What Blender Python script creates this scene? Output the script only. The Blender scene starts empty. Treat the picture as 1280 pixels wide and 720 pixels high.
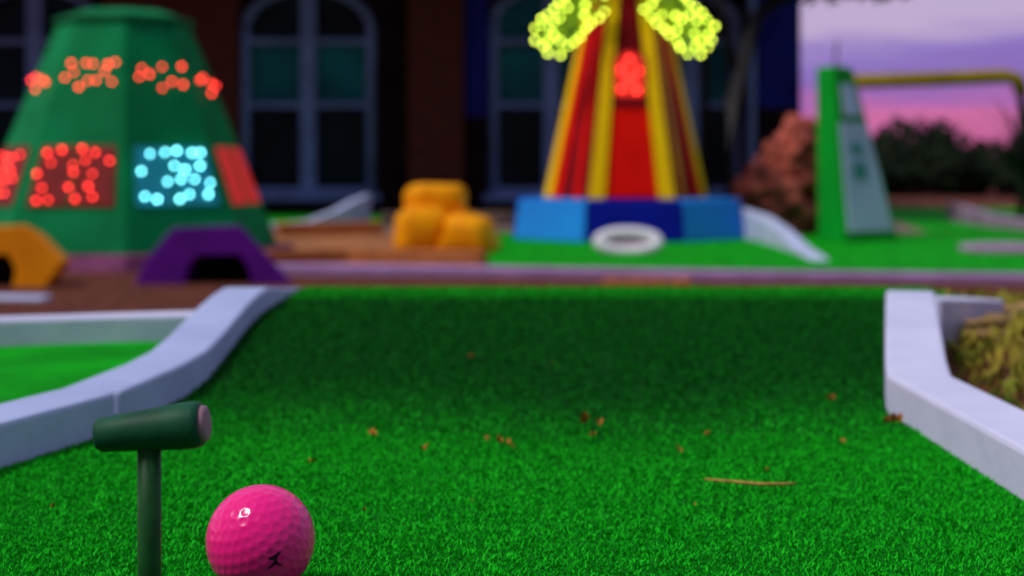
import bpy, math, random, bmesh
import numpy as np
from mathutils import Vector, Matrix, noise as mnoise
random.seed(7); rng=np.random.default_rng(7)
scn=bpy.context.scene
COL=scn.collection

# ---------------------------------------------------------------- materials
def mat(name,c1,c2=None,scale=20.0,rough=0.6,bump=0.0,bscale=None,coat=0.0,emit=None,es=0.0,metal=0.0,spec=0.15,detail=4,ramp_shade=None,coord='Object',bdist=.01):
    m=bpy.data.materials.new(name); m.use_nodes=True
    nt=m.node_tree; b=nt.nodes['Principled BSDF']
    if c2 is None: c2=tuple(v*0.7 for v in c1)
    tc=nt.nodes.new('ShaderNodeTexCoord')
    n=nt.nodes.new('ShaderNodeTexNoise'); n.inputs['Scale'].default_value=scale; n.inputs['Detail'].default_value=detail
    nt.links.new(tc.outputs[coord],n.inputs['Vector'])
    r=nt.nodes.new('ShaderNodeValToRGB')
    r.color_ramp.elements[0].position=.35; r.color_ramp.elements[1].position=.65
    r.color_ramp.elements[0].color=(*c2,1); r.color_ramp.elements[1].color=(*c1,1)
    nt.links.new(n.outputs['Fac'],r.inputs['Fac']); col=r.outputs['Color']
    if ramp_shade:   # shade on the ramp painted into the turf colour, driven by a mesh attribute
        at=nt.nodes.new('ShaderNodeAttribute'); at.attribute_name='ramp_shade'
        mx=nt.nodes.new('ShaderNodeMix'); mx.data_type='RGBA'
        nt.links.new(at.outputs['Fac'],mx.inputs[0]); nt.links.new(col,mx.inputs[6]); mx.inputs[7].default_value=(*ramp_shade,1)
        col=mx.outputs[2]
    nt.links.new(col,b.inputs['Base Color'])
    b.inputs['Roughness'].default_value=rough; b.inputs['Metallic'].default_value=metal
    b.inputs['Coat Weight'].default_value=coat; b.inputs['Coat Roughness'].default_value=.08; b.inputs['Specular IOR Level'].default_value=spec
    if bump>0:
        n2=nt.nodes.new('ShaderNodeTexNoise'); n2.inputs['Scale'].default_value=bscale or scale*3; n2.inputs['Detail'].default_value=6
        nt.links.new(tc.outputs[coord],n2.inputs['Vector'])
        bp=nt.nodes.new('ShaderNodeBump'); bp.inputs['Strength'].default_value=bump; bp.inputs['Distance'].default_value=bdist
        nt.links.new(n2.outputs['Fac'],bp.inputs['Height']); nt.links.new(bp.outputs['Normal'],b.inputs['Normal'])
    if emit:
        b.inputs['Emission Color'].default_value=(*emit,1); b.inputs['Emission Strength'].default_value=es
    return m

M={}
M['turf']=mat('artificial_turf_fibre',(.014,.68,.014),(.004,.34,.008),scale=260,rough=.6,spec=.06,ramp_shade=(.002,.11,.006))
M['turfbase']=mat('turf_backing',(.003,.24,.006),(.002,.12,.003),scale=300,rough=.9,bump=.6,bscale=500,spec=.05,ramp_shade=(.001,.05,.003))
M['turffar']=mat('turf_far',(.006,.40,.010),(.004,.22,.008),scale=9,rough=.85,bump=.5,bscale=200,spec=.03)
M['mulch']=mat('mulch',(.20,.055,.03),(.035,.014,.010),scale=38,rough=.95,bump=1,bscale=60,spec=.1)
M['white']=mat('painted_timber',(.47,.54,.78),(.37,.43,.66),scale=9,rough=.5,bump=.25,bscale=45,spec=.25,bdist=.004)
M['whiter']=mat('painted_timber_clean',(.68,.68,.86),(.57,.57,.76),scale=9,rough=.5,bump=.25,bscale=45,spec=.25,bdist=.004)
M['whitefar']=mat('painted_timber_pale',(.56,.62,.88),(.46,.50,.72),scale=6,rough=.6)
M['mauve']=mat('mauve_painted_kerb',(.42,.24,.48),(.30,.16,.33),scale=5,rough=.6)
M['dullmauve']=mat('dull_mauve_paint',(.34,.24,.36),(.24,.16,.24),scale=5,rough=.7)
M['tan']=mat('tan_timber',(.55,.20,.06),(.36,.12,.04),scale=5,rough=.7)
M['paving']=mat('brick_paving',(.46,.18,.06),(.20,.085,.045),scale=4,rough=.85)
M['concrete']=mat('concrete_paving',(.22,.15,.12),(.13,.09,.08),scale=2,rough=.9)
M['pink']=mat('pink_ball_paint',(1.0,.010,.25),(.97,.009,.23),scale=30,rough=.25,coat=.40,spec=.2)
M['black']=mat('dark_ink',(.07,.005,.04),rough=.5)
M['dkgreen']=mat('dark_green_plastic',(.006,.085,.035),(.004,.05,.022),scale=60,rough=.55,bump=.15,bscale=300,spec=.2,bdist=.001)
M['shaft']=mat('green_shaft',(.014,.10,.02),(.006,.055,.012),scale=80,rough=.5,spec=.2)
M['cap']=mat('grey_pink_cap',(.42,.24,.30),rough=.6)
M['tower']=mat('tower_green_board',(.003,.25,.075),(.003,.17,.05),scale=3,rough=.6,bump=.2,bscale=12,spec=.03)
M['towertrim']=mat('tower_green_trim',(.005,.17,.05),scale=5,rough=.6,spec=.05)
M['plinth']=mat('plinth_mauve',(.26,.07,.17),(.14,.035,.09),scale=6,rough=.8)
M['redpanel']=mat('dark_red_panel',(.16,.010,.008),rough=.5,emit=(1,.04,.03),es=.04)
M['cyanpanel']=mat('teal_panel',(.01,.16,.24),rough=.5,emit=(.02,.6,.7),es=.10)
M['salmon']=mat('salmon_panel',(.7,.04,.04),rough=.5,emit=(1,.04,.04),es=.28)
M['bred']=mat('red_bulb',(.8,.04,.03),emit=(1,.035,.028),es=9)
M['bcyan']=mat('cyan_bulb',(.1,.7,.7),emit=(.20,.85,.95),es=12)
M['byel']=mat('lime_bulb',(.7,.8,.05),emit=(.80,1,.08),es=9)
M['purple']=mat('purple_paint',(.12,.008,.26),(.08,.006,.18),scale=4,rough=.45)
M['orange']=mat('orange_paint',(1.0,.36,.006),(.85,.26,.006),scale=4,rough=.45,spec=.1)
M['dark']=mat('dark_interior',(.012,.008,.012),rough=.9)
M['yellow']=mat('yellow_paint',(1.0,.64,.003),(.95,.56,.003),scale=3,rough=.5,spec=.06)
M['yelrock']=mat('yellow_rock_paint',(1.0,.42,.003),(.84,.28,.003),scale=7,rough=.55,bump=.3,bscale=20,spec=.06)
M['red']=mat('red_paint',(.92,.008,.003),(.72,.006,.003),scale=3,rough=.5,spec=.05)
M['dkred']=mat('maroon_paint',(.30,.006,.012),(.18,.005,.010),scale=3,rough=.5,spec=.05)
M['ltblue']=mat('light_blue_paint',(.02,.30,.92),(.02,.24,.78),scale=3,rough=.5,spec=.06)
M['dkblue']=mat('dark_blue_paint',(.005,.012,.36),(.004,.010,.27),scale=3,rough=.5,spec=.05)
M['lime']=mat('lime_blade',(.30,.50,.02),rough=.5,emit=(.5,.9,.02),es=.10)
M['glow']=mat('lit_window',(.8,.05,.03),rough=.5,emit=(1,.05,.03),es=.35)
M['stone']=mat('white_ring_paint',(.90,.88,.92),(.78,.72,.8),scale=6,rough=.6)
M['ringin']=mat('ring_inside',(.42,.28,.36),(.30,.2,.26),scale=6,rough=.8)
M['rock']=mat('red_sandstone',(.66,.15,.10),(.20,.05,.038),scale=5,rough=.9,bump=.8,bscale=14,bdist=.05)
M['obgreen']=mat('obelisk_green',(.004,.38,.03),(.004,.30,.025),scale=3,rough=.55,spec=.05)
M['obwhite']=mat('obelisk_panel',(.52,.68,.88),(.42,.56,.74),scale=3,rough=.6)
M['obteal']=mat('obelisk_motif',(.05,.36,.30),rough=.6)
M['gold']=mat('olive_yellow_metal',(.40,.29,.015),(.30,.21,.012),scale=4,rough=.5)
M['iron']=mat('dark_iron',(.02,.018,.02),rough=.5)
M['wall']=mat('dark_wall',(.022,.012,.014),(.012,.007,.009),scale=3,rough=.9,spec=.03)
M['bluewall']=mat('blue_panel_wall',(.02,.025,.26),(.012,.015,.16),scale=1.5,rough=.6,spec=.05)
M['frame']=mat('window_frame_paint',(.22,.33,.66),(.17,.24,.50),scale=3,rough=.6)
M['glass']=mat('teal_glass',(.008,.23,.25),(.004,.09,.12),scale=1.3,rough=.25,spec=.1)
M['glassd']=mat('dark_glass',(.006,.026,.034),(.003,.008,.014),scale=1.3,rough=.25,spec=.1)
M['leafd']=mat('dark_foliage',(.02,.035,.015),(.008,.014,.008),scale=3,rough=.8,spec=.05)
M['dry']=mat('dry_grass',(.42,.34,.04),(.09,.19,.015),scale=12,rough=.8)
M['leaf']=mat('dry_leaf',(.55,.20,.03),(.24,.07,.015),scale=200,rough=.8)
M['twig']=mat('twig_bark',(.50,.34,.07),(.30,.18,.04),scale=200,rough=.8)
M['tanrock']=mat('tan_rock',(.38,.24,.09),(.17,.11,.045),scale=30,rough=.9,bump=.8,bscale=80)

def brickmat():
    m=bpy.data.materials.new('brown_brick'); m.use_nodes=True; nt=m.node_tree; b=nt.nodes['Principled BSDF']
    tc=nt.nodes.new('ShaderNodeTexCoord'); mp=nt.nodes.new('ShaderNodeMapping'); mp.inputs['Rotation'].default_value=(math.radians(90),0,0)
    br=nt.nodes.new('ShaderNodeTexBrick'); br.inputs['Scale'].default_value=5
    br.inputs['Color1'].default_value=(.16,.042,.026,1); br.inputs['Color2'].default_value=(.10,.028,.020,1); br.inputs['Mortar'].default_value=(.06,.04,.04,1)
    nt.links.new(tc.outputs['Object'],mp.inputs['Vector']); nt.links.new(mp.outputs['Vector'],br.inputs['Vector'])
    nt.links.new(br.outputs['Color'],b.inputs['Base Color']); b.inputs['Roughness'].default_value=.9; b.inputs['Specular IOR Level'].default_value=.05
    return m
M['brick']=brickmat()

# ---------------------------------------------------------------- helpers
def link(o,parent=None):
    COL.objects.link(o)
    if parent is not None:
        o.parent=parent; o.matrix_parent_inverse=Matrix.Translation(-parent.location)
    return o
def empty(name,loc=(0,0,0)):
    e=bpy.data.objects.new(name,None); e.location=loc; e.empty_display_size=.1; COL.objects.link(e); return e
def mesh(name,v,f,m,parent=None,smooth=False,bevel=0,seg=2,subd=0):
    me=bpy.data.meshes.new(name); me.from_pydata([tuple(p) for p in v],[],f); me.materials.append(m)
    if smooth:
        me.polygons.foreach_set('use_smooth',[True]*len(me.polygons))
    me.update(); o=bpy.data.objects.new(name,me); link(o,parent)
    bm=bmesh.new(); bm.from_mesh(me); bmesh.ops.recalc_face_normals(bm,faces=bm.faces); bm.to_mesh(me); bm.free()
    if bevel>0:
        md=o.modifiers.new('b','BEVEL'); md.width=bevel; md.segments=seg; md.limit_method='ANGLE'
    return o
def box(name,x0,x1,y0,y1,z0,z1,m,parent=None,bevel=0):
    v=[(x,y,z) for z in(z0,z1) for y in(y0,y1) for x in(x0,x1)]
    f=[(0,1,3,2),(4,6,7,5),(0,4,5,1),(2,3,7,6),(0,2,6,4),(1,5,7,3)]
    return mesh(name,v,f,m,parent,bevel=bevel)
def rail(name,pts,w,m,zb=None,parent=None,bevel=.003,h=None):
    n=len(pts); v=[]; 
    for i,p in enumerate(pts):
        a=Vector(pts[max(i-1,0)][:2]); b=Vector(p[:2]); c=Vector(pts[min(i+1,n-1)][:2])
        d1=(b-a).normalized() if i>0 else (c-b).normalized()
        d2=(c-b).normalized() if i<n-1 else d1
        t=(d1+d2).normalized(); nn=Vector((-t.y,t.x)); k=w/2/max(.4,nn.dot(Vector((-d1.y,d1.x))))
        z0=zb if zb is not None else p[2]-h
        for s,z in((1,z0),(1,p[2]),(-1,p[2]),(-1,z0)):
            q=b+nn*k*s; v.append((q.x,q.y,z))
    f=[]
    for i in range(n-1):
        for j in range(4):
            f.append((i*4+j,i*4+(j+1)%4,(i+1)*4+(j+1)%4,(i+1)*4+j))
    f.append((0,1,2,3)); f.append(tuple((n-1)*4+j for j in(3,2,1,0)))
    return mesh(name,v,f,m,parent,bevel=bevel)
def sheet(name,poly,z,m,parent=None,th=.02):
    n=len(poly); v=[(x,y,z) for x,y in poly]+[(x,y,z-th) for x,y in poly]
    f=[tuple(range(n)),tuple(range(2*n-1,n-1,-1))]+[(i,(i+1)%n,(i+1)%n+n,i+n) for i in range(n)]
    return mesh(name,v,f,m,parent)
def frustum(name,n,c,r0,r1,z0,z1,m,rot=0,parent=None,bevel=0):
    v=[]
    for r,z in((r0,z0),(r1,z1)):
        for k in range(n):
            a=rot+2*math.pi*k/n; v.append((c[0]+r*math.cos(a),c[1]+r*math.sin(a),z))
    f=[tuple(range(n-1,-1,-1)),tuple(range(n,2*n))]+[(k,(k+1)%n,n+(k+1)%n,n+k) for k in range(n)]
    return mesh(name,v,f,m,parent,bevel=bevel,smooth=False)
def lathe(name,c,prof,m,n=32,parent=None):
    v=[];f=[]
    for r,z in prof:
        for k in range(n):
            a=2*math.pi*k/n; v.append((c[0]+r*math.cos(a),c[1]+r*math.sin(a),z))
    for i in range(len(prof)-1):
        for k in range(n): f.append((i*n+k,i*n+(k+1)%n,(i+1)*n+(k+1)%n,(i+1)*n+k))
    f.append(tuple(range(n-1,-1,-1))); f.append(tuple(range((len(prof)-1)*n,len(prof)*n)))
    return mesh(name,v,f,m,parent,smooth=True)
def tube(name,pts,r,m,parent=None,n=10,closed=False):
    v=[];f=[]; N=len(pts)
    for i,p in enumerate(pts):
        p=Vector(p)
        if closed: a=Vector(pts[i-1]); b=Vector(pts[(i+1)%N])
        else: a=Vector(pts[max(i-1,0)]); b=Vector(pts[min(i+1,N-1)])
        t=(b-a).normalized()
        if closed: u=t.cross(Vector((0,1,0)))
        else:
            u=t.cross(Vector((0,0,1)));  u=u if u.length>.05 else t.cross(Vector((1,0,0)))
        u.normalize(); w=t.cross(u)
        rr=r[i] if isinstance(r,(list,tuple)) else r
        for k in range(n):
            an=2*math.pi*k/n; v.append(p+u*rr*math.cos(an)+w*rr*math.sin(an))
    for i in range(N if closed else N-1):
        j=(i+1)%N
        for k in range(n): f.append((i*n+k,i*n+(k+1)%n,j*n+(k+1)%n,j*n+k))
    if not closed:
        f.append(tuple(range(n))); f.append(tuple(range((N-1)*n,N*n)))
    return mesh(name,v,f,m,parent,smooth=True)
def ico(sub,r=1):
    bm=bmesh.new(); bmesh.ops.create_icosphere(bm,subdivisions=sub,radius=r)
    v=np.array([p.co[:] for p in bm.verts]); f=[tuple(x.index for x in fc.verts) for fc in bm.faces]; bm.free(); return v,f
IV,IF=ico(2)
def bulbs(name,centres,r,m,parent=None):
    v=[];f=[]
    for c in centres:
        o=len(v); v+= [tuple(p) for p in (IV*r*random.uniform(.85,1.15)+np.array(c))]; f+=[tuple(i+o for i in t) for t in IF]
    return mesh(name,v,f,m,parent,smooth=True)
def rockmesh(name,c,s,m,seed=0,amp=.3,parent=None,sub=4,freq=1.6,facet=False):
    v,f=ico(sub); out=[]
    for p in v:
        q=Vector(p); d=1+amp*mnoise.noise(q*freq+Vector((seed*7.1,seed*3.3,0)))+amp*.4*mnoise.noise(q*freq*3+Vector((seed,0,5)))
        out.append((c[0]+p[0]*s[0]*d,c[1]+p[1]*s[1]*d,c[2]+p[2]*s[2]*d))
    return mesh(name,out,f,m,parent,smooth=not facet)
def sm(t): 
    t=np.clip(t,0,1); return t*t*(3-2*t)

# ---------------------------------------------------------------- world / light / camera
w=bpy.data.worlds.new('World'); scn.world=w; w.use_nodes=True; nt=w.node_tree; nt.nodes.clear()
N=nt.nodes.new; L=nt.links.new
out=N('ShaderNodeOutputWorld'); add=N('ShaderNodeAddShader'); bg1=N('ShaderNodeBackground'); bg2=N('ShaderNodeBackground')
sky=N('ShaderNodeTexSky'); sky.sky_type='NISHITA'; sky.sun_disc=False; sky.sun_elevation=math.radians(3); sky.sun_rotation=math.radians(-75)
bg1.inputs['Strength'].default_value=.03; L(sky.outputs['Color'],bg1.inputs['Color'])
tc=N('ShaderNodeTexCoord'); sep=N('ShaderNodeSeparateXYZ'); L(tc.outputs['Generated'],sep.inputs[0])
mp=N('ShaderNodeMapping'); mp.inputs['Scale'].default_value=(5,5,30); mp.inputs['Rotation'].default_value=(0,math.radians(3),0); L(tc.outputs['Generated'],mp.inputs['Vector'])
nz=N('ShaderNodeTexNoise'); nz.inputs['Scale'].default_value=1.5; nz.inputs['Detail'].default_value=6; L(mp.outputs['Vector'],nz.inputs['Vector'])
ma=N('ShaderNodeMath'); ma.operation='MULTIPLY_ADD'; ma.inputs[1].default_value=.075; ma.inputs[2].default_value=-.042; L(nz.outputs['Fac'],ma.inputs[0])
ad=N('ShaderNodeMath'); ad.operation='ADD'; L(sep.outputs['Z'],ad.inputs[0]); L(ma.outputs[0],ad.inputs[1])
rp=N('ShaderNodeValToRGB'); cr=rp.color_ramp
stops=[(0,(.50,.10,.28)),(.024,(.66,.14,.42)),(.040,(.44,.12,.48)),(.056,(.23,.12,.55)),(.076,(.26,.16,.60)),(.100,(.56,.42,.70)),(.2,(.42,.42,.66)),(1,(.36,.42,.70))]
cr.elements[0].position=0; cr.elements[0].color=(*stops[0][1],1); cr.elements[1].position=1; cr.elements[1].color=(*stops[-1][1],1)
for p,c in stops[1:-1]:
    e=cr.elements.new(p); e.color=(*c,1)
L(ad.outputs[0],rp.inputs['Fac'])
mr=N('ShaderNodeMapRange'); mr.inputs['From Min'].default_value=-1; mr.inputs['From Max'].default_value=.6; mr.inputs['To Min'].default_value=.36; mr.inputs['To Max'].default_value=1.0
L(sep.outputs['Y'],mr.inputs['Value'])
vm=N('ShaderNodeVectorMath'); vm.operation='SCALE'; L(rp.outputs['Color'],vm.inputs[0]); L(mr.outputs[0],vm.inputs['Scale'])
L(vm.outputs[0],bg2.inputs['Color']); bg2.inputs['Strength'].default_value=.86
L(bg1.outputs[0],add.inputs[0]); L(bg2.outputs[0],add.inputs[1]); L(add.outputs[0],out.inputs['Surface'])

sd=bpy.data.lights.new('sun','SUN'); sd.energy=2.4; sd.angle=math.radians(14); sd.color=(1,.94,.90)
so=bpy.data.objects.new('sun',sd); COL.objects.link(so)
Ldir=Vector((-.50,-.24,.80)).normalized(); so.rotation_euler=Ldir.to_track_quat('Z','Y').to_euler(); so.location=(-3,1,5)

cd=bpy.data.cameras.new('camera'); cam=bpy.data.objects.new('camera',cd); COL.objects.link(cam); scn.camera=cam
cam.location=(0,0,.169); cam.rotation_euler=(math.radians(90),0,0)
cd.lens=50; cd.sensor_width=36; cd.shift_y=-150/1280; cd.clip_start=.02; cd.clip_end=2000
cd.dof.use_dof=True; cd.dof.focus_distance=.575; cd.dof.aperture_fstop=8.8
scn.view_settings.view_transform='Standard'

# ---------------------------------------------------------------- ground
xs=np.concatenate([-np.geomspace(400,3.2,24),np.linspace(-3,3,61),np.geomspace(3.2,400,24)])
ys=np.concatenate([[-60,-15,-5,-2,-1],np.linspace(-.5,3.5,61),np.geomspace(3.7,600,50)])
def tz(x,y):
    z=-.02-.33*sm((y-1.55)/1.6)
    z=z+.045*sm((x-.36)/.12)*sm((y-.95)/.3)*(1-sm((y-1.5)/.5))
    z=z+.006*mnoise.noise(Vector((x*6,y*6,0)))*(1 if y<5 else 0)
    return float(z)
V=[(x,y,tz(x,y)) for y in ys for x in xs]; nx=len(xs)
F=[(j*nx+i,j*nx+i+1,(j+1)*nx+i+1,(j+1)*nx+i) for j in range(len(ys)-1) for i in range(nx-1)]
mesh('ground',V,F,M['mulch'],smooth=True)

# lane turf
LY=[-.6,.3,.8,.94,1.10,1.377,1.55,1.80,3.1]; LX=[-.47,-.37,-.288,-.259,-.238,-.243,-.245,-.245,-.25]
RY=[-.6,.3,.995,1.31,1.36,1.45,3.1]; RX=[.26,.26,.26,.345,.40,.47,.60]
def lz(y): return .03*sm((y-1.0)/.38)-.36*sm((y-1.6)/1.5)
def ramp_shade(x,y):  # mask for the painted ramp shade, easing off past the crest
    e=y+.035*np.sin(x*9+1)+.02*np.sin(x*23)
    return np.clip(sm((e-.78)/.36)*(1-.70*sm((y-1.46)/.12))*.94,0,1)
V=[];F=[]; yy=np.linspace(-.6,3.1,120); K=24
for y in yy:
    a=np.interp(y,LY,LX)-.012; b=np.interp(y,RY,RX)+.012
    for k in range(K+1): V.append((a+(b-a)*k/K,y,float(lz(y))))
F=[(j*(K+1)+i,j*(K+1)+i+1,(j+1)*(K+1)+i+1,(j+1)*(K+1)+i) for j in range(len(yy)-1) for i in range(K)]
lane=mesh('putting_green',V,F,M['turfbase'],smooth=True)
VA=np.array(V); at=lane.data.attributes.new('ramp_shade','FLOAT','POINT'); at.data.foreach_set('value',ramp_shade(VA[:,0],VA[:,1]).astype(np.float32))
def blades(name,y0,y1,dens,hh,ww,parent):
    n=int(dens*(y1-y0)*1.1); x=rng.uniform(-.5,.6,n); y=rng.uniform(y0,y1,n)
    k=(x>np.interp(y,LY,LX)+.001)&(x<np.interp(y,RY,RX)-.001); x=x[k];y=y[k];n=len(x)
    z=lz(y)-.0004; yaw=rng.uniform(0,2*np.pi,n); la=rng.uniform(0,2*np.pi,n)
    cl=.85+.3*np.sin(x*90+np.sin(y*70)*2)*np.sin(y*80+1.5*np.sin(x*60))*.5
    h=hh*rng.uniform(.55,1.15,n)*cl; wd=ww*rng.uniform(.7,1.2,n); ln=h*rng.uniform(.3,1.3,n)
    dx=np.cos(yaw)*wd/2; dy=np.sin(yaw)*wd/2; lx=np.cos(la)*ln; ly=np.sin(la)*ln
    P=np.zeros((n,5,3))
    P[:,0]=np.c_[x-dx,y-dy,z];P[:,1]=np.c_[x+dx,y+dy,z]
    mx=x+lx*.35;my=y+ly*.35
    P[:,2]=np.c_[mx-dx*.9,my-dy*.9,z+h*.65];P[:,3]=np.c_[mx+dx*.9,my+dy*.9,z+h*.65]
    P[:,4]=np.c_[x+lx,y+ly,z+h]
    me=bpy.data.meshes.new(name); me.vertices.add(n*5); me.vertices.foreach_set('co',P.ravel())
    b=(np.arange(n)*5)[:,None]; idx=np.concatenate([b+0,b+1,b+3,b+2,b+2,b+3,b+4],1).astype(np.int32)
    me.loops.add(n*7); me.loops.foreach_set('vertex_index',idx.ravel())
    me.polygons.add(n*2); ls=np.stack([np.arange(n)*7,np.arange(n)*7+4],1).astype(np.int32)
    me.polygons.foreach_set('loop_start',ls.ravel()); me.update(calc_edges=True); me.validate()
    wv=np.clip(ramp_shade(x,y)+rng.uniform(-.12,.12,n),0,1)
    at=me.attributes.new('ramp_shade','FLOAT','POINT'); at.data.foreach_set('value',np.repeat(wv,5).astype(np.float32))
    me.materials.append(M['turf']); o=bpy.data.objects.new(name,me); link(o,parent); return o
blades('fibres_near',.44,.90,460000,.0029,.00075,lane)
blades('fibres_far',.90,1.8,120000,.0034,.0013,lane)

# rails of the lane
W=.044
lane_rail=empty('white_timber_edging',(-.3,1,0)); o=W/2
for nm,pts in {
 'board_near':[(-.40-o*.3,.15,.026),(-.36-o,.36,.026),(-.288-o,.80,.026),(-.252-o,.915,.026)],
 'board_mid':[(-.251-o,.9185,.0258),(-.240-o,1.04,.026),(-.236-o,1.10,.028),(-.236-o,1.16,.033),(-.237-o,1.22,.0395),(-.238-o,1.28,.0455),(-.239-o,1.34,.050),(-.240-o,1.40,.052)],
 'board_crest':[(-.240-o,1.4035,.0515),(-.242-o,1.55,.038),(-.245-o,1.75,.0215),(-.25-o,2.2,-.06)]}.items():
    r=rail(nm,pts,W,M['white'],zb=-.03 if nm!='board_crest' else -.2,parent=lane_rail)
rr=empty('white_timber_edging',(.3,1,0))
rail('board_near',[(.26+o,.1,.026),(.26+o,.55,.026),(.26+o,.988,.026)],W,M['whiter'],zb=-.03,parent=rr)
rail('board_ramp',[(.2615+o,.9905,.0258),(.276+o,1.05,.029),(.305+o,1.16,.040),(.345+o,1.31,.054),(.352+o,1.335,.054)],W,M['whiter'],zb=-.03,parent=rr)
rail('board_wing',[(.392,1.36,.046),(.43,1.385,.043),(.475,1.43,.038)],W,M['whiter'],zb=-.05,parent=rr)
sheet('neighbour_green',[(-2.0,.2),(-.405,.2),(-.33,.8),(-.283,1.05),(-.283,1.40),(-.33,1.47),(-2.0,1.05)],-.006,M['turffar'])
rail('white_timber_edging',[(-1.9,1.08,.020),(-.9,1.30,.020),(-.305,1.475,.020)],.042,M['whiter'],zb=-.04,bevel=.003)

# ---------------------------------------------------------------- golf ball
bv,bf=ico(7,.02135)
nd=336; i=np.arange(nd)+.5; ph=np.arccos(1-2*i/nd); th=np.pi*(1+5**.5)*i
D=np.c_[np.cos(th)*np.sin(ph),np.sin(th)*np.sin(ph),np.cos(ph)]
U=bv/np.linalg.norm(bv,axis=1)[:,None]; cosm=np.empty(len(U))
for s in range(0,len(U),20000): cosm[s:s+20000]=(U[s:s+20000]@D.T).max(1)
ang=np.arccos(np.clip(cosm,-1,1)); R=.086; dep=np.where(ang<R,(1-(ang/R)**2),0)*.00020
bv=U*(.02135-dep)[:,None]
rot=Matrix.Rotation(.5,3,'X')@Matrix.Rotation(.4,3,'Y')
bv=bv@np.array(rot).T
BC=np.array((-.0993,.562,.0222))
ball=mesh('golf_ball',bv,bf,M['pink'],smooth=True); ball.location=tuple(BC)
def mark(polys):
    v=[];f=[]
    C=Vector((.39,-.88,-.14)).normalized(); X=C.cross(Vector((0,0,1))).normalized()*-1; Y=X.cross(C)*-1
    if Y.z<0: Y=-Y
    if X.x<0: X=-X
    for p in polys:
        n0=len(v)
        for a,b in p:
            q=(C+X*a+Y*b).normalized()*.02145; v.append(tuple(Vector(BC)+q))
        f.append(tuple(range(n0,len(v))))
    return mesh('printed_mark',v,f,M['black'],ball)
mk=mark([[(-.02,.10),(.02,.12),(.10,.17),(.13,.15),(.07,.08),(.05,.0),(.0,.0)],[(-.02,.10),(.0,.0),(-.10,.04),(-.12,.07)],[(.0,.0),(.05,.0),(.09,-.05),(.16,-.10),(.12,-.12),(.04,-.07)],[(.0,.0),(.04,-.07),(-.04,-.12),(-.10,-.16),(-.12,-.13),(-.05,-.07)]])
mk.matrix_parent_inverse=Matrix.Translation(-Vector(BC))

# ---------------------------------------------------------------- tee marker (T shaped)
tm=empty('tee_marker',(-.126,.5,0))
tube('stem',[(-.1275,.5,-.005),(-.1275,.5,.03),(-.1275,.5,.073)],.0041,M['shaft'],tm,n=20)
a=Vector((-.1465,.500,.0750)); b=Vector((-.1065,.4990,.0795)); d=(b-a)
tube('head',[a-d*.0,a+d*.015,a+d*.05,a+d*.25,a+d*.5,a+d*.75,a+d*.88,a+d*.94],[.003,.0050,.0060,.0066,.0073,.0082,.0083,.0076],M['dkgreen'],tm,n=28)
tube('end_cap',[a+d*.925,a+d*.985,a+d*1.0],[.0066,.0062,.0046],M['cap'],tm,n=24)

# ---------------------------------------------------------------- debris
def leafobj(x,y,s,seed):
    random.seed(seed); n=9; v=[];
    rot=random.uniform(0,6)
    for k in range(n):
        a=2*math.pi*k/n; r=s*random.uniform(.5,1)*(1 if k%2 else .75)
        X=r*math.cos(a)*1.3; Y=r*math.sin(a)*.7
        v.append((x+X*math.cos(rot)-Y*math.sin(rot),y+X*math.sin(rot)+Y*math.cos(rot),float(lz(y))+.0032+s*random.uniform(0,1.2)))
    v.append((x,y,float(lz(y))+.0035)); f=[(k,(k+1)%n,n) for k in range(n)]
    return v,f
LV=[];LF=[]
for j,(x,d,s) in enumerate([(.0482,.922,.0078),(.056,.915,.0045),(-.0517,.838,.0042),(-.0073,.860,.0048),(-.002,.858,.003),(.0981,.832,.0042),(.2505,.930,.0060),(.243,.925,.004),(-.0865,.882,.0036),(-.1126,.803,.0030),(-.2246,.694,.0028),(.050,.880,.0032),(.121,.880,.0028),(-.0151,.868,.0028),(.229,1.018,.0036),(-.0718,.688,.0018),(.032,1.14,.0030),(-.033,1.16,.0030),(.140,.780,.0018),(0,.845,.0018),(-.02,.71,.0012),(.09,.70,.0012),(.20,.86,.0022)]):
    v,f=leafobj(x,d,s,j+3); n0=len(LV); LV+=v; LF+=[tuple(i+n0 for i in t) for t in f]
mesh('fallen_leaves',LV,LF,M['leaf'])
tube('twig',[(.102,.752,.0045),(.115,.743,.0052),(.128,.738,.0050),(.141,.736,.0054),(.1475,.739,.0052)],[.0006,.0009,.0010,.0009,.0006],M['twig'],n=8)
def tuft(name,area,n,h,wd,m,zf,seed=1):
    random.seed(seed); v=[];f=[]
    for _ in range(n):
        x=random.uniform(area[0],area[1]); y=random.uniform(area[2],area[3]); z=zf(x,y)-.002
        a=random.uniform(0,6.28); hh=h*random.uniform(.4,1.1); l=hh*random.uniform(.1,1); b=random.uniform(0,6.28)
        n0=len(v); dx=math.cos(a)*wd/2; dy=math.sin(a)*wd/2
        v+=[(x-dx,y-dy,z),(x+dx,y+dy,z),(x+l*math.cos(b)*.4+dx,y+l*math.sin(b)*.4+dy,z+hh*.7),(x+l*math.cos(b)*.4-dx,y+l*math.sin(b)*.4-dy,z+hh*.7),(x+l*math.cos(b),y+l*math.sin(b),z+hh)]
        f+=[(n0,n0+1,n0+2,n0+3),(n0+3,n0+2,n0+4)]
    return mesh(name,v,f,m)
tuft('dry_grass',(.44,1.3,1.46,1.9),3500,.018,.003,M['dry'],tz)
tuft('dry_grass',(.35,.9,.9,1.36),6500,.014,.003,M['dry'],tz,2)
rockmesh('small_rock',(.455,1.33,.018),(.028,.03,.014),M['tanrock'],3,.5)
rockmesh('small_rock',(.53,1.44,.016),(.04,.04,.016),M['tanrock'],8,.5)

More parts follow.
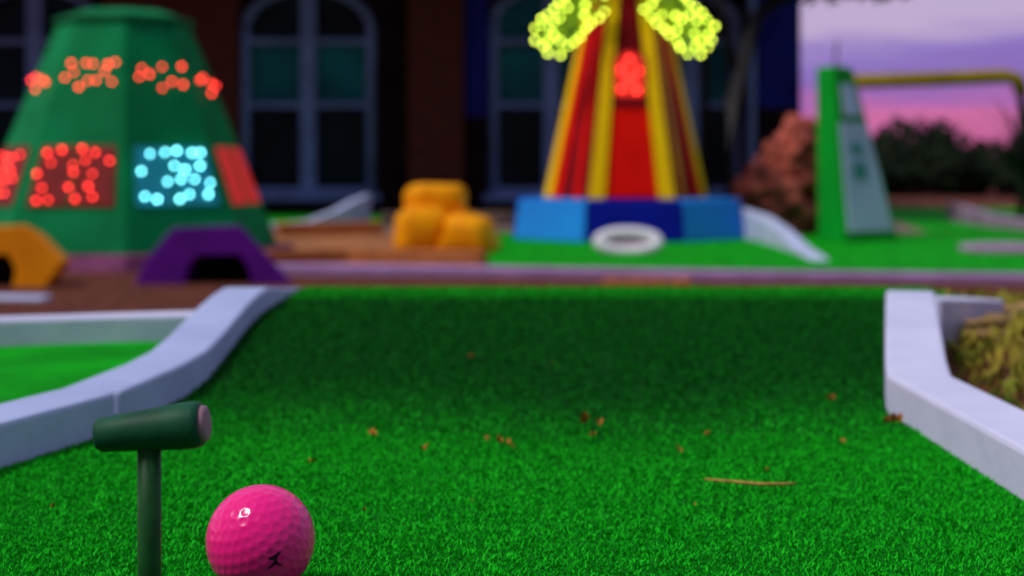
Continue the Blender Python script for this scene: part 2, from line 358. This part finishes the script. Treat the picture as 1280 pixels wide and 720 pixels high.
# ---------------------------------------------------------------- lower terrace
sheet('windmill_green',[(-.12,7.35),(2.6,6.9),(4.2,10.9),(-.2,11.0)],-.335,M['turffar'],th=.05)
sheet('back_green',[(-2.3,11.3),(-1.1,11.3),(-1.35,15.6),(-3.2,15.6)],-.335,M['turffar'],th=.05)
sheet('far_green',[(3.3,11.3),(8,11.3),(8,18),(4.4,18)],-.335,M['turffar'],th=.05)
sheet('brick_path',[(-1.35,7.3),(-.14,7.4),(-.22,11.2),(-1.9,11.2)],-.34,M['paving'],th=.05)
sheet('pavement',[(-6,11.1),(-2.32,11.1),(-3.22,15.95),(-6,15.95)],-.338,M['concrete'],th=.05)
sheet('pavement',[(-1.08,11.22),(3.28,11.22),(4.35,15.95),(-1.33,15.95)],-.338,M['concrete'],th=.05)
rail('mauve_kerb',[(-1.5,7.0,-.300),(-.2,6.85,-.305),(1.2,6.6,-.310),(2.9,6.40,-.315)],.16,M['mauve'],zb=-.37,bevel=.01)
rail('tan_kerb',[(-1.45,7.5,-.27),(-.9,7.75,-.27),(-.15,7.6,-.275)],.08,M['tan'],zb=-.37,bevel=.01)
rail('tan_kerb',[(-1.75,10.6,-.24),(-1.0,10.9,-.24)],.09,M['tan'],zb=-.37,bevel=.01)
rail('tan_kerb',[(-1.15,12.5,-.22),(-.1,12.6,-.22),(.3,12.7,-.22)],.12,M['concrete'],zb=-.37,bevel=.01)
rail('white_timber_edging',[(-1.38,13.5,-.085),(-1.42,12.7,-.12),(-1.50,12.0,-.19),(-1.62,11.3,-.25),(-1.95,11.1,-.27)],.08,M['whitefar'],zb=-.37,bevel=.01)
rail('white_timber_edging',[(1.66,10.5,-.12),(1.74,9.8,-.16),(1.74,9.1,-.22),(1.72,8.4,-.30),(1.68,7.75,-.325)],.10,M['whitefar'],zb=-.36,bevel=.01)
rail('white_timber_edging',[(-2.9,5.75,-.335),(-1.83,5.6,-.335)],.10,M['whitefar'],zb=-.37,bevel=.01)
rail('timber_edging',[(4.2,13.6,-.16),(4.1,12.2,-.22),(4.25,11.2,-.27),(4.6,10.4,-.30)],.09,M['dullmauve'],zb=-.37,bevel=.01)
ho=empty('white_hole_surround',(.68,8.35,-.35)); cx,cy,cz=.682,8.35,-.265
ov=[(cx+.175*math.cos(t),cy+.03*math.sin(t),cz+.055*math.sin(t)) for t in np.linspace(0,2*math.pi,33)[:-1]]
tube('rim',ov,.034,M['stone'],ho,12,closed=True)
mesh('cup_back',[(x,y+.01,z) for x,y,z in ov],[tuple(range(32))],M['ringin'],ho)
rail('foot',[(cx-.16,cy+.03,-.285),(cx+.16,cy+.03,-.285)],.06,M['stone'],zb=-.345,parent=ho,bevel=.01)
lathe('stone_ring',(3.05,8.6),[(.30,-.36),(.34,-.33),(.33,-.30),(.26,-.29),(.2,-.30)],M['dullmauve'])
bp=empty('kerb_bricks',(.6,6.4,-.35))
for k in range(4): box('brick_%d'%k,.41+k*.10,.50+k*.10,6.32,6.42,-.36,-.325,M['tan'],bp,.006)

# ---------------------------------------------------------------- green octagonal tower
TC=(-2.18,8.0); T0,T1=-.33,.97; R0,R1=.86,.365; TR=-math.pi/2+math.radians(15.5)
tw=empty('green_octagonal_tower',(TC[0],TC[1],-.35))
frustum('plinth',8,TC,.98,.95,-.36,-.27,M['plinth'],TR,tw,.01)
frustum('walls',8,TC,R0,R1,-.27,T1,M['tower'],TR,tw,.012)
frustum('roof_lip',8,TC,R1+.025,R1+.01,T1,T1+.035,M['towertrim'],TR,tw,.012)
frustum('roof_top',8,TC,R1-.01,R1-.12,T1+.035,T1+.075,M['tower'],TR,tw,.012)
def TP(k,u,z,off=0):
    R=R0+(R1-R0)*(z-(-.27))/(T1+.27); a0=TR+k*math.pi/4; a1=a0+math.pi/4; t=(u+1)/2
    am=(a0+a1)/2
    return Vector((TC[0]+R*((1-t)*math.cos(a0)+t*math.cos(a1))+off*math.cos(am),TC[1]+R*((1-t)*math.sin(a0)+t*math.sin(a1))+off*math.sin(am),z+off*.38))
def panel(name,k,u0,u1,z0,z1,m,off,parent):
    c=[(u0,z0),(u1,z0),(u1,z1),(u0,z1)]
    v=[TP(k,u,z,off) for u,z in c]+[TP(k,u,z,-.005) for u,z in c]
    return mesh(name,v,[(0,1,2,3)]+[(i,(i+1)%4,(i+1)%4+4,i+4) for i in range(4)],m,parent)
for k,nm,mm in((-1,'red','redpanel'),(0,'cyan','cyanpanel'),(1,'salmon','salmon'),(-2,'red_side','redpanel')):
    panel('window_'+nm,k,-.80,.80,-.03,.28,M[mm],.012,tw)
    panel('window_bar_'+nm,k,-.045,.0,-.028,.278,M['towertrim'],.018,tw)
random.seed(8)
def grid(k,u0,u1,z0,z1,nu,nz,j=.25,skip=.1):
    out=[]
    for a in range(nu):
        for b in range(nz):
            if random.random()<skip: continue
            u=u0+(u1-u0)*(a+.5+random.uniform(-j,j)+(.25 if b%2 else -.25))/nu; z=z0+(z1-z0)*(b+.5+random.uniform(-j,j))/nz
            out.append(TP(k,u,z,.028))
    return out
bulbs('bulbs_red',grid(-1,-.78,.74,-.03,.28,4,5,.22,.14)+grid(-2,-.7,.7,0,.26,4,4),.0088,M['bred'],tw)
bulbs('bulbs_cyan',grid(0,-.78,.78,-.03,.27,5,4,.25,.06),.0095,M['bcyan'],tw)
g=[]
for k in(-2,-1,0,1):
    n_=7 if k==-1 else 5
    for i in range(n_):
        u=-.80+1.60*(i+.5)/n_; g.append(TP(k,u,.605+.045*(i%2)+.03*math.cos(i*1.3)+random.uniform(-.01,.01),.026))
        if k==-1 and i%3!=1: g.append(TP(k,u+.08,.71+random.uniform(-.012,.012),.026))
        if k==0 and i in(0,2,4): g.append(TP(k,u+.10,.70+random.uniform(-.012,.012),.026))
bulbs('bulbs_garland',g,.0090,M['bred'],tw)

def tunnel(name,outer,inner,y,dep,m,sback=.8):
    e=empty(name,(outer[0][0],y,-.35)); n=len(outer); cx=sum(p[0] for p in outer)/n
    v=[(x,y,z) for x,z in outer]+[(x,y,z) for x,z in inner]
    v+=[(cx+(x-cx)*sback,y+dep,-.35+(z+.35)*sback) for x,z in outer]+[(x,y+dep,z) for x,z in inner]
    f=[]
    for i in range(n-1):
        f+=[(i,i+1,n+i+1,n+i),(i,i+1,2*n+i+1,2*n+i),(n+i,n+i+1,3*n+i+1,3*n+i),(2*n+i,2*n+i+1,3*n+i+1,3*n+i)]
    mesh('shell',v,f,m,e,bevel=.008)
    mesh('shadow_plate',[(x,y+dep*.55,z) for x,z in inner],[tuple(range(n))],M['dark'],e)  # near-black plate standing in for the shadow inside the tunnel
    return e
def P(px,py,d): return ((px-640)*d/1778,.169-(py-210)*d/1778)
d=6.35
tunnel('purple_tunnel_obstacle',[P(166,356,d),P(182,325,d),P(215,284,d),P(300,281,d),P(335,320,d),P(368,356,d)],[P(232,356,d),P(234,338,d),P(246,320,d),P(300,319,d),P(312,338,d),P(314,356,d)],d,.34,M['purple'])
d=6.2
tunnel('orange_tunnel_obstacle',[P(-72,362,d),P(-70,330,d),P(-30,283,d),P(34,281,d),P(80,326,d),P(56,360,d)],[P(-42,362,d),P(-40,345,d),P(-30,320,d),P(10,319,d),P(19,338,d),P(15,361,d)],d,.30,M['orange'])

# ---------------------------------------------------------------- yellow rock obstacle
yo=empty('yellow_rock_obstacle',(-.45,8.8,-.35))
def blk(nm,px0,px1,py0,py1,d,dep,rot=0,tap=.15):
    x0,z1=P(px0,py0,d); x1,z0=P(px1,py1,d); cx=(x0+x1)/2; w_=x1-x0
    bm=bmesh.new(); bmesh.ops.create_cube(bm,size=1)
    bmesh.ops.bevel(bm,geom=bm.edges[:]+bm.verts[:],offset=.28,segments=3,affect='EDGES',profile=.5)
    me=bpy.data.meshes.new(nm)
    for v in bm.verts:
        q=v.co.copy(); q.x*=w_; q.y*=dep; q.z*=(z1-z0); t=1-tap*(v.co.z+.5); q.x*=t
        q+=q.normalized()*.05*mnoise.noise(v.co*2.6+Vector((px0,0,0)))
        v.co=q
    bmesh.ops.rotate(bm,verts=bm.verts,cent=(0,0,0),matrix=Matrix.Rotation(rot,3,'Z'))
    bm.to_mesh(me); bm.free(); me.polygons.foreach_set('use_smooth',[True]*len(me.polygons)); me.materials.append(M['yelrock']); o=bpy.data.objects.new(nm,me); o.location=(cx,d+dep/2,(z0+z1)/2); link(o,yo)
blk('rock_left',486,560,262,320,8.5,.34,.15)
blk('rock_right',546,624,272,322,8.45,.34,-.2,.28)
blk('rock_mid',515,600,260,318,8.8,.30,.4)
blk('rock_top',504,582,231,282,8.7,.28,.1,.05)

# ---------------------------------------------------------------- windmill
WC=(.838,10.5); wm=empty('windmill',(WC[0],WC[1],-.35))
for k in range(8):
    a0=-math.pi/2-math.pi/8+k*math.pi/4; a1=a0+math.pi/4
    r0=.90; r1=.86; ri=.5; g_=.006
    v=[]
    for r,z in((r0,-.34),(r1,-.05),(ri,-.05),(ri,-.34)):
        for a in(a0+g_,a1-g_): v.append((WC[0]+r*math.cos(a),WC[1]+r*math.sin(a),z))
    mesh('base_block_%d'%k,v,[(0,1,3,2),(2,3,5,4),(4,5,7,6),(6,7,1,0),(0,2,4,6),(1,3,5,7)],M['dkblue'] if k%2==0 else M['ltblue'],wm,bevel=.012)
frustum('deck',8,WC,.52,.52,-.30,-.045,M['dkblue'],math.pi/8,wm)
Z0,Z1=-.045,1.55; A0,A1=.59,.235
frustum('tower_walls',6,WC,A0,A1,Z0,Z1,M['dkred'],0,wm,.004)
def WP(k,u,z,off=0):
    R=A0+(A1-A0)*(z-Z0)/(Z1-Z0); a0=-2*math.pi/3+k*math.pi/3; a1=a0+math.pi/3; t=(u+1)/2; am=(a0+a1)/2
    return Vector((WC[0]+R*((1-t)*math.cos(a0)+t*math.cos(a1))+off*math.cos(am),WC[1]+R*((1-t)*math.sin(a0)+t*math.sin(a1))+off*math.sin(am),z))
def wstrip(nm,k,ua0,ua1,ub0,ub1,z0,z1,m,off):
    c=[(ua0,z0),(ua1,z0),(ub1,z1),(ub0,z1)]
    v=[WP(k,u,z,off) for u,z in c]+[WP(k,u,z,-.004) for u,z in c]
    return mesh(nm,v,[(0,1,2,3)]+[(i,(i+1)%4,(i+1)%4+4,i+4) for i in range(4)],m,wm)
for k in range(6):
    if k==0:
        wstrip('post_l',k,-1.02,-.64,-1.04,-.48,Z0,Z1,M['yellow'],.035); wstrip('post_r',k,.64,1.02,.48,1.04,Z0,Z1,M['yellow'],.035)
        wstrip('door_panel',k,-.62,.62,-.58,.58,Z0+.01,.60,M['red'],.018)
        wstrip('header',k,-.60,.60,-.58,.58,.61,.67,M['dkred'],.03)
        wstrip('upper_panel',k,-.56,.56,-.46,.46,.68,Z1-.05,M['dkred'],.012)
    else:
        s=-1 if k in(5,4) else 1
        def ss(a,b): return (a,b) if s>0 else (-b,-a)
        a_,b_=ss(.62,.98); wstrip('edge_a%d'%k,k,a_,b_,a_,b_,Z0,Z1,M['yellow'],.02)
        a_,b_=ss(.22,.58); wstrip('edge_b%d'%k,k,a_,b_,a_,b_,Z0,Z1,M['red'],.012)
        a_,b_=ss(-.60,-.35); wstrip('mid_%d'%k,k,a_,b_,a_,b_,Z0,Z1,M['orange'] if s>0 else M['red'],.014)
ww=[];zc=.80
for i in range(17):
    a=math.pi*i/16; ww.append((.105*math.cos(a),zc+.10+.10*math.sin(a)))
ww=[(.105,zc-.12)]+ww+[(-.105,zc-.12)]
def wy(z): return WC[1]-(A0+(A1-A0)*(z-Z0)/(Z1-Z0))*math.cos(math.pi/6)
n_=len(ww)
mesh('lit_window',[(WC[0]+x,wy(z)-.024,z) for x,z in ww]+[(WC[0]+x,wy(z)+.01,z) for x,z in ww],[tuple(range(n_))]+[(i,(i+1)%n_,(i+1)%n_+n_,i+n_) for i in range(n_)],M['glow'],wm)
tube('window_rim',[(WC[0]+x*1.1,wy(z)-.03,zc+(z-zc)*1.08) for x,z in ww],.012,M['dkred'],wm)
bulbs('window_bulbs',[(WC[0]+x,wy(z)-.04,z) for x,z in[(-.06,.73),(.05,.72),(0,.80),(-.06,.87),(.065,.86),(0,.95)]],.013,M['bred'],wm)
lathe('cap',WC,[(.29,1.55),(.30,1.58),(.27,1.70),(.20,1.82),(.10,1.90),(.02,1.93)],M['dkred'],20,wm)
HX,HY,HZ=.80,10.10,1.617
tube('axle',[(HX,10.35,HZ),(HX,HY-.04,HZ)],.035,M['iron'],wm)
rockmesh('hub',(HX,HY-.05,HZ),(.07,.06,.07),M['yellow'],0,0,wm,3)
bl=[]
for q in range(4):
    ang=math.radians(45+90*q); ux,uz=math.cos(ang),math.sin(ang); vx,vz=-uz,ux
    def BP(r,t,y=0): return (HX+ux*r+vx*t,HY+y,HZ+uz*r+vz*t)
    def slat(nm,r0,t0,r1,t1,wd,m,dy=0):
        dx=r1-r0;dt=t1-t0;l=math.hypot(dx,dt);nx_,nt_=-dt/l*wd/2,dx/l*wd/2
        c=[(r0+nx_,t0+nt_),(r1+nx_,t1+nt_),(r1-nx_,t1-nt_),(r0-nx_,t0-nt_)]
        v=[BP(r,t,dy) for r,t in c]+[BP(r,t,dy+.02) for r,t in c]
        mesh(nm,v,[(0,1,2,3),(7,6,5,4)]+[(i,(i+1)%4,(i+1)%4+4,i+4) for i in range(4)],m,wm)
    slat('spar_%d'%q,.03,0,.80,0,.05,M['lime'],-.001)
    for t in(-.125,-.062,.062,.125): slat('slat_%d'%q,.30,t,.78 if abs(t)>.1 else .82,t,.025,M['lime'],.003*(1+abs(t)*10))
    for r in(.30,.42,.54,.66,.76): slat('rung_%d'%q,r,-.14,r,.14,.028,M['lime'],.03)
    for r in np.linspace(.27,.83,10):
        for t in(-.135,-.065,0,.065,.135):
            if (r<.30 or r>.80) and abs(t)>.1: continue
            if abs(t)<.1 and random.random()<.5: continue
            bl.append(BP(r+random.uniform(-.015,.015),t+random.uniform(-.01,.01),-.02))
bulbs('blade_bulbs',bl,.0115,M['byel'],wm)

# ---------------------------------------------------------------- rocks, obelisk
rk=empty('red_boulder',(1.95,10.8,-.35))
for j,(px,py,sx,sz) in enumerate([(966,258,.26,.30),(988,212,.23,.25),(1004,265,.22,.28),(948,245,.17,.20),(1000,178,.16,.19),(976,215,.18,.22)]):
    dd=10.9+.15*(j%3); x,z=P(px,py,dd); rockmesh('boulder_%d'%j,(x,dd,z),(sx,.26,sz),M['rock'],j+1,.5,rk,4,2.4)
ob=empty('green_obelisk',(2.5,10,-.35))
zb,ztp=-.34,.90
def xx(px,d): return (px-640)*d/1778
base=[(xx(1022,10.0),10.0),(xx(1056,9.65),9.65),(xx(1124,9.95),9.95),(xx(1085,10.35),10.35)]
top=[(xx(1020,9.95),9.95),(xx(1042,9.8),9.8),(xx(1066,9.95),9.95),(xx(1045,10.1),10.1)]
v=[(x,y,zb) for x,y in base]+[(x,y,ztp-.03*(i!=3)) for i,(x,y) in enumerate(top)]
mesh('body',v,[(3,2,1,0),(4,5,6,7)]+[(i,(i+1)%4,(i+1)%4+4,i+4) for i in range(4)],M['obgreen'],ob,bevel=.012)
def OP(t,s,off=0):
    b1,b2=Vector((*base[1],zb)),Vector((*base[2],zb)); t1,t2=Vector((*top[1],ztp-.03)),Vector((*top[2],ztp-.03))
    p=(b1.lerp(b2,t)).lerp(t1.lerp(t2,t),s); n=(b2-b1).cross(t1-b1).normalized(); return p+n*off
def opan(nm,t0,t1,s0,s1,m,off):
    c=[(t0,s0),(t1,s0),(t1,s1),(t0,s1)]; v=[OP(t,s,off) for t,s in c]+[OP(t,s,-.003) for t,s in c]
    mesh(nm,v,[(0,1,2,3)]+[(i,(i+1)%4,(i+1)%4+4,i+4) for i in range(4)],m,ob)
opan('white_panel',.08,.92,.06,.68,M['obwhite'],.012)
opan('upper_panel',.25,.80,.72,.90,M['obwhite'],.012)
for s,h_ in((.36,.09),(.50,.06)): opan('motif',.30,.62,s,s+h_,M['obteal'],.018)
tube('finial',[(xx(1045,9.95),9.95,ztp-.03),(xx(1045,9.95),9.95,ztp+.07),(xx(1047,9.95),9.95,ztp+.17)],[.018,.012,.005],M['iron'],ob)
pr=empty('yellow_pipe_rail',(3.9,13,-.35))
tube('pipe',[(3.10,13,.96),(3.8,13,.98),(4.5,13,1.01),(4.62,13,.98),(4.66,13,.85)],.068,M['gold'],pr,16)
tube('post_a',[(3.10,13,-.35),(3.10,13,.96)],.035,M['iron'],pr); tube('post_b',[(4.66,13,-.35),(4.66,13,.88)],.04,M['iron'],pr)

# ---------------------------------------------------------------- building
bd=empty('brick_building',(0,16,-.35)); YB=16.0
def bx(nm,x0,x1,z0,z1,m,y0=0,y1=.35,bev=0): return box(nm,x0,x1,YB+y0,YB+y1,z0,z1,m,bd,bev)
def arched(nm,x0,x1,z0,zs,ztop,panes_top='glass'):
    cx=(x0+x1)/2; r=(x1-x0)/2; n=20
    arc=[(cx-r*math.cos(math.pi*i/n),zs+r*.6*math.sin(math.pi*i/n)) for i in range(n+1)]
    v=[(x,YB,z) for x,z in arc]+[(x,YB,ztop) for x,z in arc]+[(x,YB+.3,z) for x,z in arc]
    f=[]
    for i in range(n): f+=[(i,i+1,n+1+i+1,n+1+i),(i,i+1,2*(n+1)+i+1,2*(n+1)+i)]
    mesh(nm+'_header',v,f,M['wall'],bd)
    fr=[(x0+.06,YB+.1,z0)]+[(cx+(x-cx)*(1-.06/r),YB+.1,z) for x,z in arc]+[(x1-.06,YB+.1,z0)]
    tube(nm+'_frame',fr,.065,M['frame'],bd,6)
    bx(nm+'_mullion',cx-.085,cx+.085,z0,zs+r*.59,M['frame'],.06,.16)
    for i,z in enumerate((z0+.04,z0+1.0,z0+1.72)):
        bx(nm+'_transom%d'%i,x0+.1,cx-.09,z-.03,z+.03,M['frame'],.07,.15); bx(nm+'_transomr%d'%i,cx+.09,x1-.1,z-.03,z+.03,M['frame'],.07,.15)
    bx(nm+'_glass_low',x0,x1,z0,z0+1.0,M['glassd'],.2,.25)
    bx(nm+'_glass_mid',x0,x1,z0+1.003,z0+1.72,M[panes_top],.2,.25)
    bx(nm+'_glass_up',x0,x1,z0+1.723,zs+r*.8,M['glassd' if nm!='window_b' else 'glass'],.2,.25)
    bx(nm+'_sill',x0-.05,x1+.05,z0-.08,z0-.002,M['frame'],-.06,.2)
arched('window_a',-3.08,-1.53,-.12,1.74,3.2)
arched('window_b',-.27,1.15,-.12,1.80,3.2)
arched('window_c',1.45,2.60,-.12,1.80,3.2)
arched('window_d',-6.2,-4.6,-.12,1.74,3.2,'glassd')
bx('wall_a',-9,-6.2,-.36,3.2,M['brick']); bx('wall_b',-4.6,-3.08,-.36,3.2,M['brick'])
bx('wall_c',-1.53,-1.17,-.36,3.2,M['wall']); bx('pilaster',-1.165,-.54,-.36,3.2,M['brick'],-.12,.35)
bx('wall_d',-.535,-.27,.75,3.2,M['bluewall']);bx('wall_d_low',-.535,-.27,-.36,.745,M['wall']); bx('wall_e',1.15,1.45,-.36,3.2,M['brick'])
bx('wall_f',2.60,2.75,-.36,3.2,M['wall']); bx('blue_bay',2.753,3.25,.85,3.2,M['bluewall'],.02,.33); bx('blue_bay_low',2.753,3.25,-.36,.845,M['wall'])
for k,(a,b) in enumerate([(-6.2,-4.6),(-3.08,-1.53),(-.27,1.15),(1.45,2.6)]): bx('apron_%d'%k,a+.002,b-.002,-.36,-.205,M['wall'],.01,.3)
box('side_wall',3.0,3.248,YB+.352,24,-.36,3.2,M['wall'],bd); box('rear_wall',-9,3.25,24.003,24.3,-.36,3.2,M['wall'],bd)
box('interior_wall',-9,2.99,YB+1.5,YB+1.6,-.36,3.19,M['dark'],bd)
box('roof_with_shade_overhang',-9.3,3.45,13.6,24.5,3.205,3.45,M['wall'],bd)  # unseen front overhang added to keep the facade dark
tube('downpipe',[(2.15,15.85,-.35),(2.15,15.85,3.2)],.05,M['iron'],bd); tube('downpipe_b',[(2.68,15.9,-.35),(2.68,15.9,3.2)],.045,M['frame'],bd)

# ---------------------------------------------------------------- vegetation
def leafmass(name,clumps,n,s,m,trunk=None,seed=1):
    r=np.random.default_rng(seed); e=empty(name,(clumps[0][0],clumps[0][1],-.35)); v=[];f=[]
    for cx,cy,cz,rx,ry,rz in clumps:
        d=r.normal(size=(n,3)); d/=np.linalg.norm(d,axis=1)[:,None]; rad=r.uniform(.35,1,n)**.6
        p=d*rad[:,None]*np.array([rx,ry,rz])+np.array([cx,cy,cz])
        a=r.normal(size=(n,3)); a/=np.linalg.norm(a,axis=1)[:,None]; b=np.cross(a,d); b/=np.linalg.norm(b,axis=1)[:,None]
        ss=s*r.uniform(.6,1.3,n)[:,None]
        for q,(p0,a0,b0) in enumerate(zip(p,a*ss,b*ss*.6)):
            n0=len(v); v+=[p0-a0,p0+b0,p0+a0,p0-b0]; f.append((n0,n0+1,n0+2,n0+3))
    mesh('foliage',v,f,m,e)
    if trunk:
        for i,t in enumerate(trunk): tube('trunk_%d'%i,t[0],t[1],M['iron'],e,8)
    return e
random.seed(11)
cl=[]
for i in range(26):
    x=5.2+i*.55; h=.85+.15*math.sin(i*1.7)+random.uniform(-.08,.08)-.006*i
    cl.append((x,26+random.uniform(-.6,.6),-.35+h*.5,.62,.6,h*.62))
leafmass('hedge',cl,800,.075,M['leafd'],seed=3)
cl=[(10+i*5.5,95+random.uniform(-6,6),.2+random.uniform(-.3,.5),4.2,3,2.4+random.uniform(-.5,.7)) for i in range(16)]
leafmass('distant_trees',cl,600,.5,M['leafd'],seed=4)
sv=[];sf=[];random.seed(21)
for i in range(260):
    a=random.uniform(0,6.28); tl=random.uniform(.05,.55); h=random.uniform(.5,1.05); x0,y0=3.80+random.uniform(-.12,.12),9.9+random.uniform(-.12,.12)
    dx,dy=math.cos(a),math.sin(a); px_,py_=-dy*.018,dx*.018; n0=len(sv)
    pts=[(0,0),(.35*tl*.6,h*.5),(tl*.7,h*.85),(tl,h)]
    for j,(r_,z_) in enumerate(pts):
        k_=1 if j<3 else .1
        sv+=[(x0+dx*r_+px_*k_,y0+dy*r_+py_*k_,-.36+z_),(x0+dx*r_-px_*k_,y0+dy*r_-py_*k_,-.36+z_)]
    for j in range(3): sf.append((n0+j*2,n0+j*2+1,n0+j*2+3,n0+j*2+2))
mesh('spiky_shrub',sv,sf,M['leafd'])
leafmass('tree',[(2.9,13.2,2.05,.8,.6,.35),(3.5,13.4,2.08,.6,.6,.32),(2.3,13.3,2.2,.6,.5,.4),(3.0,13.6,2.7,1.0,.8,.6)],900,.06,M['leafd'],[([(2.05,13.4,-.36),(2.08,13.4,.8),(2.3,13.4,1.6),(2.9,13.4,2.2)],[.09,.075,.06,.02]),([(2.1,13.4,1.1),(1.95,13.35,1.7),(2.0,13.3,2.3)],[.05,.035,.012]),([(2.3,13.4,1.6),(2.8,13.45,1.9),(3.4,13.5,2.1)],[.05,.03,.01])],seed=9)
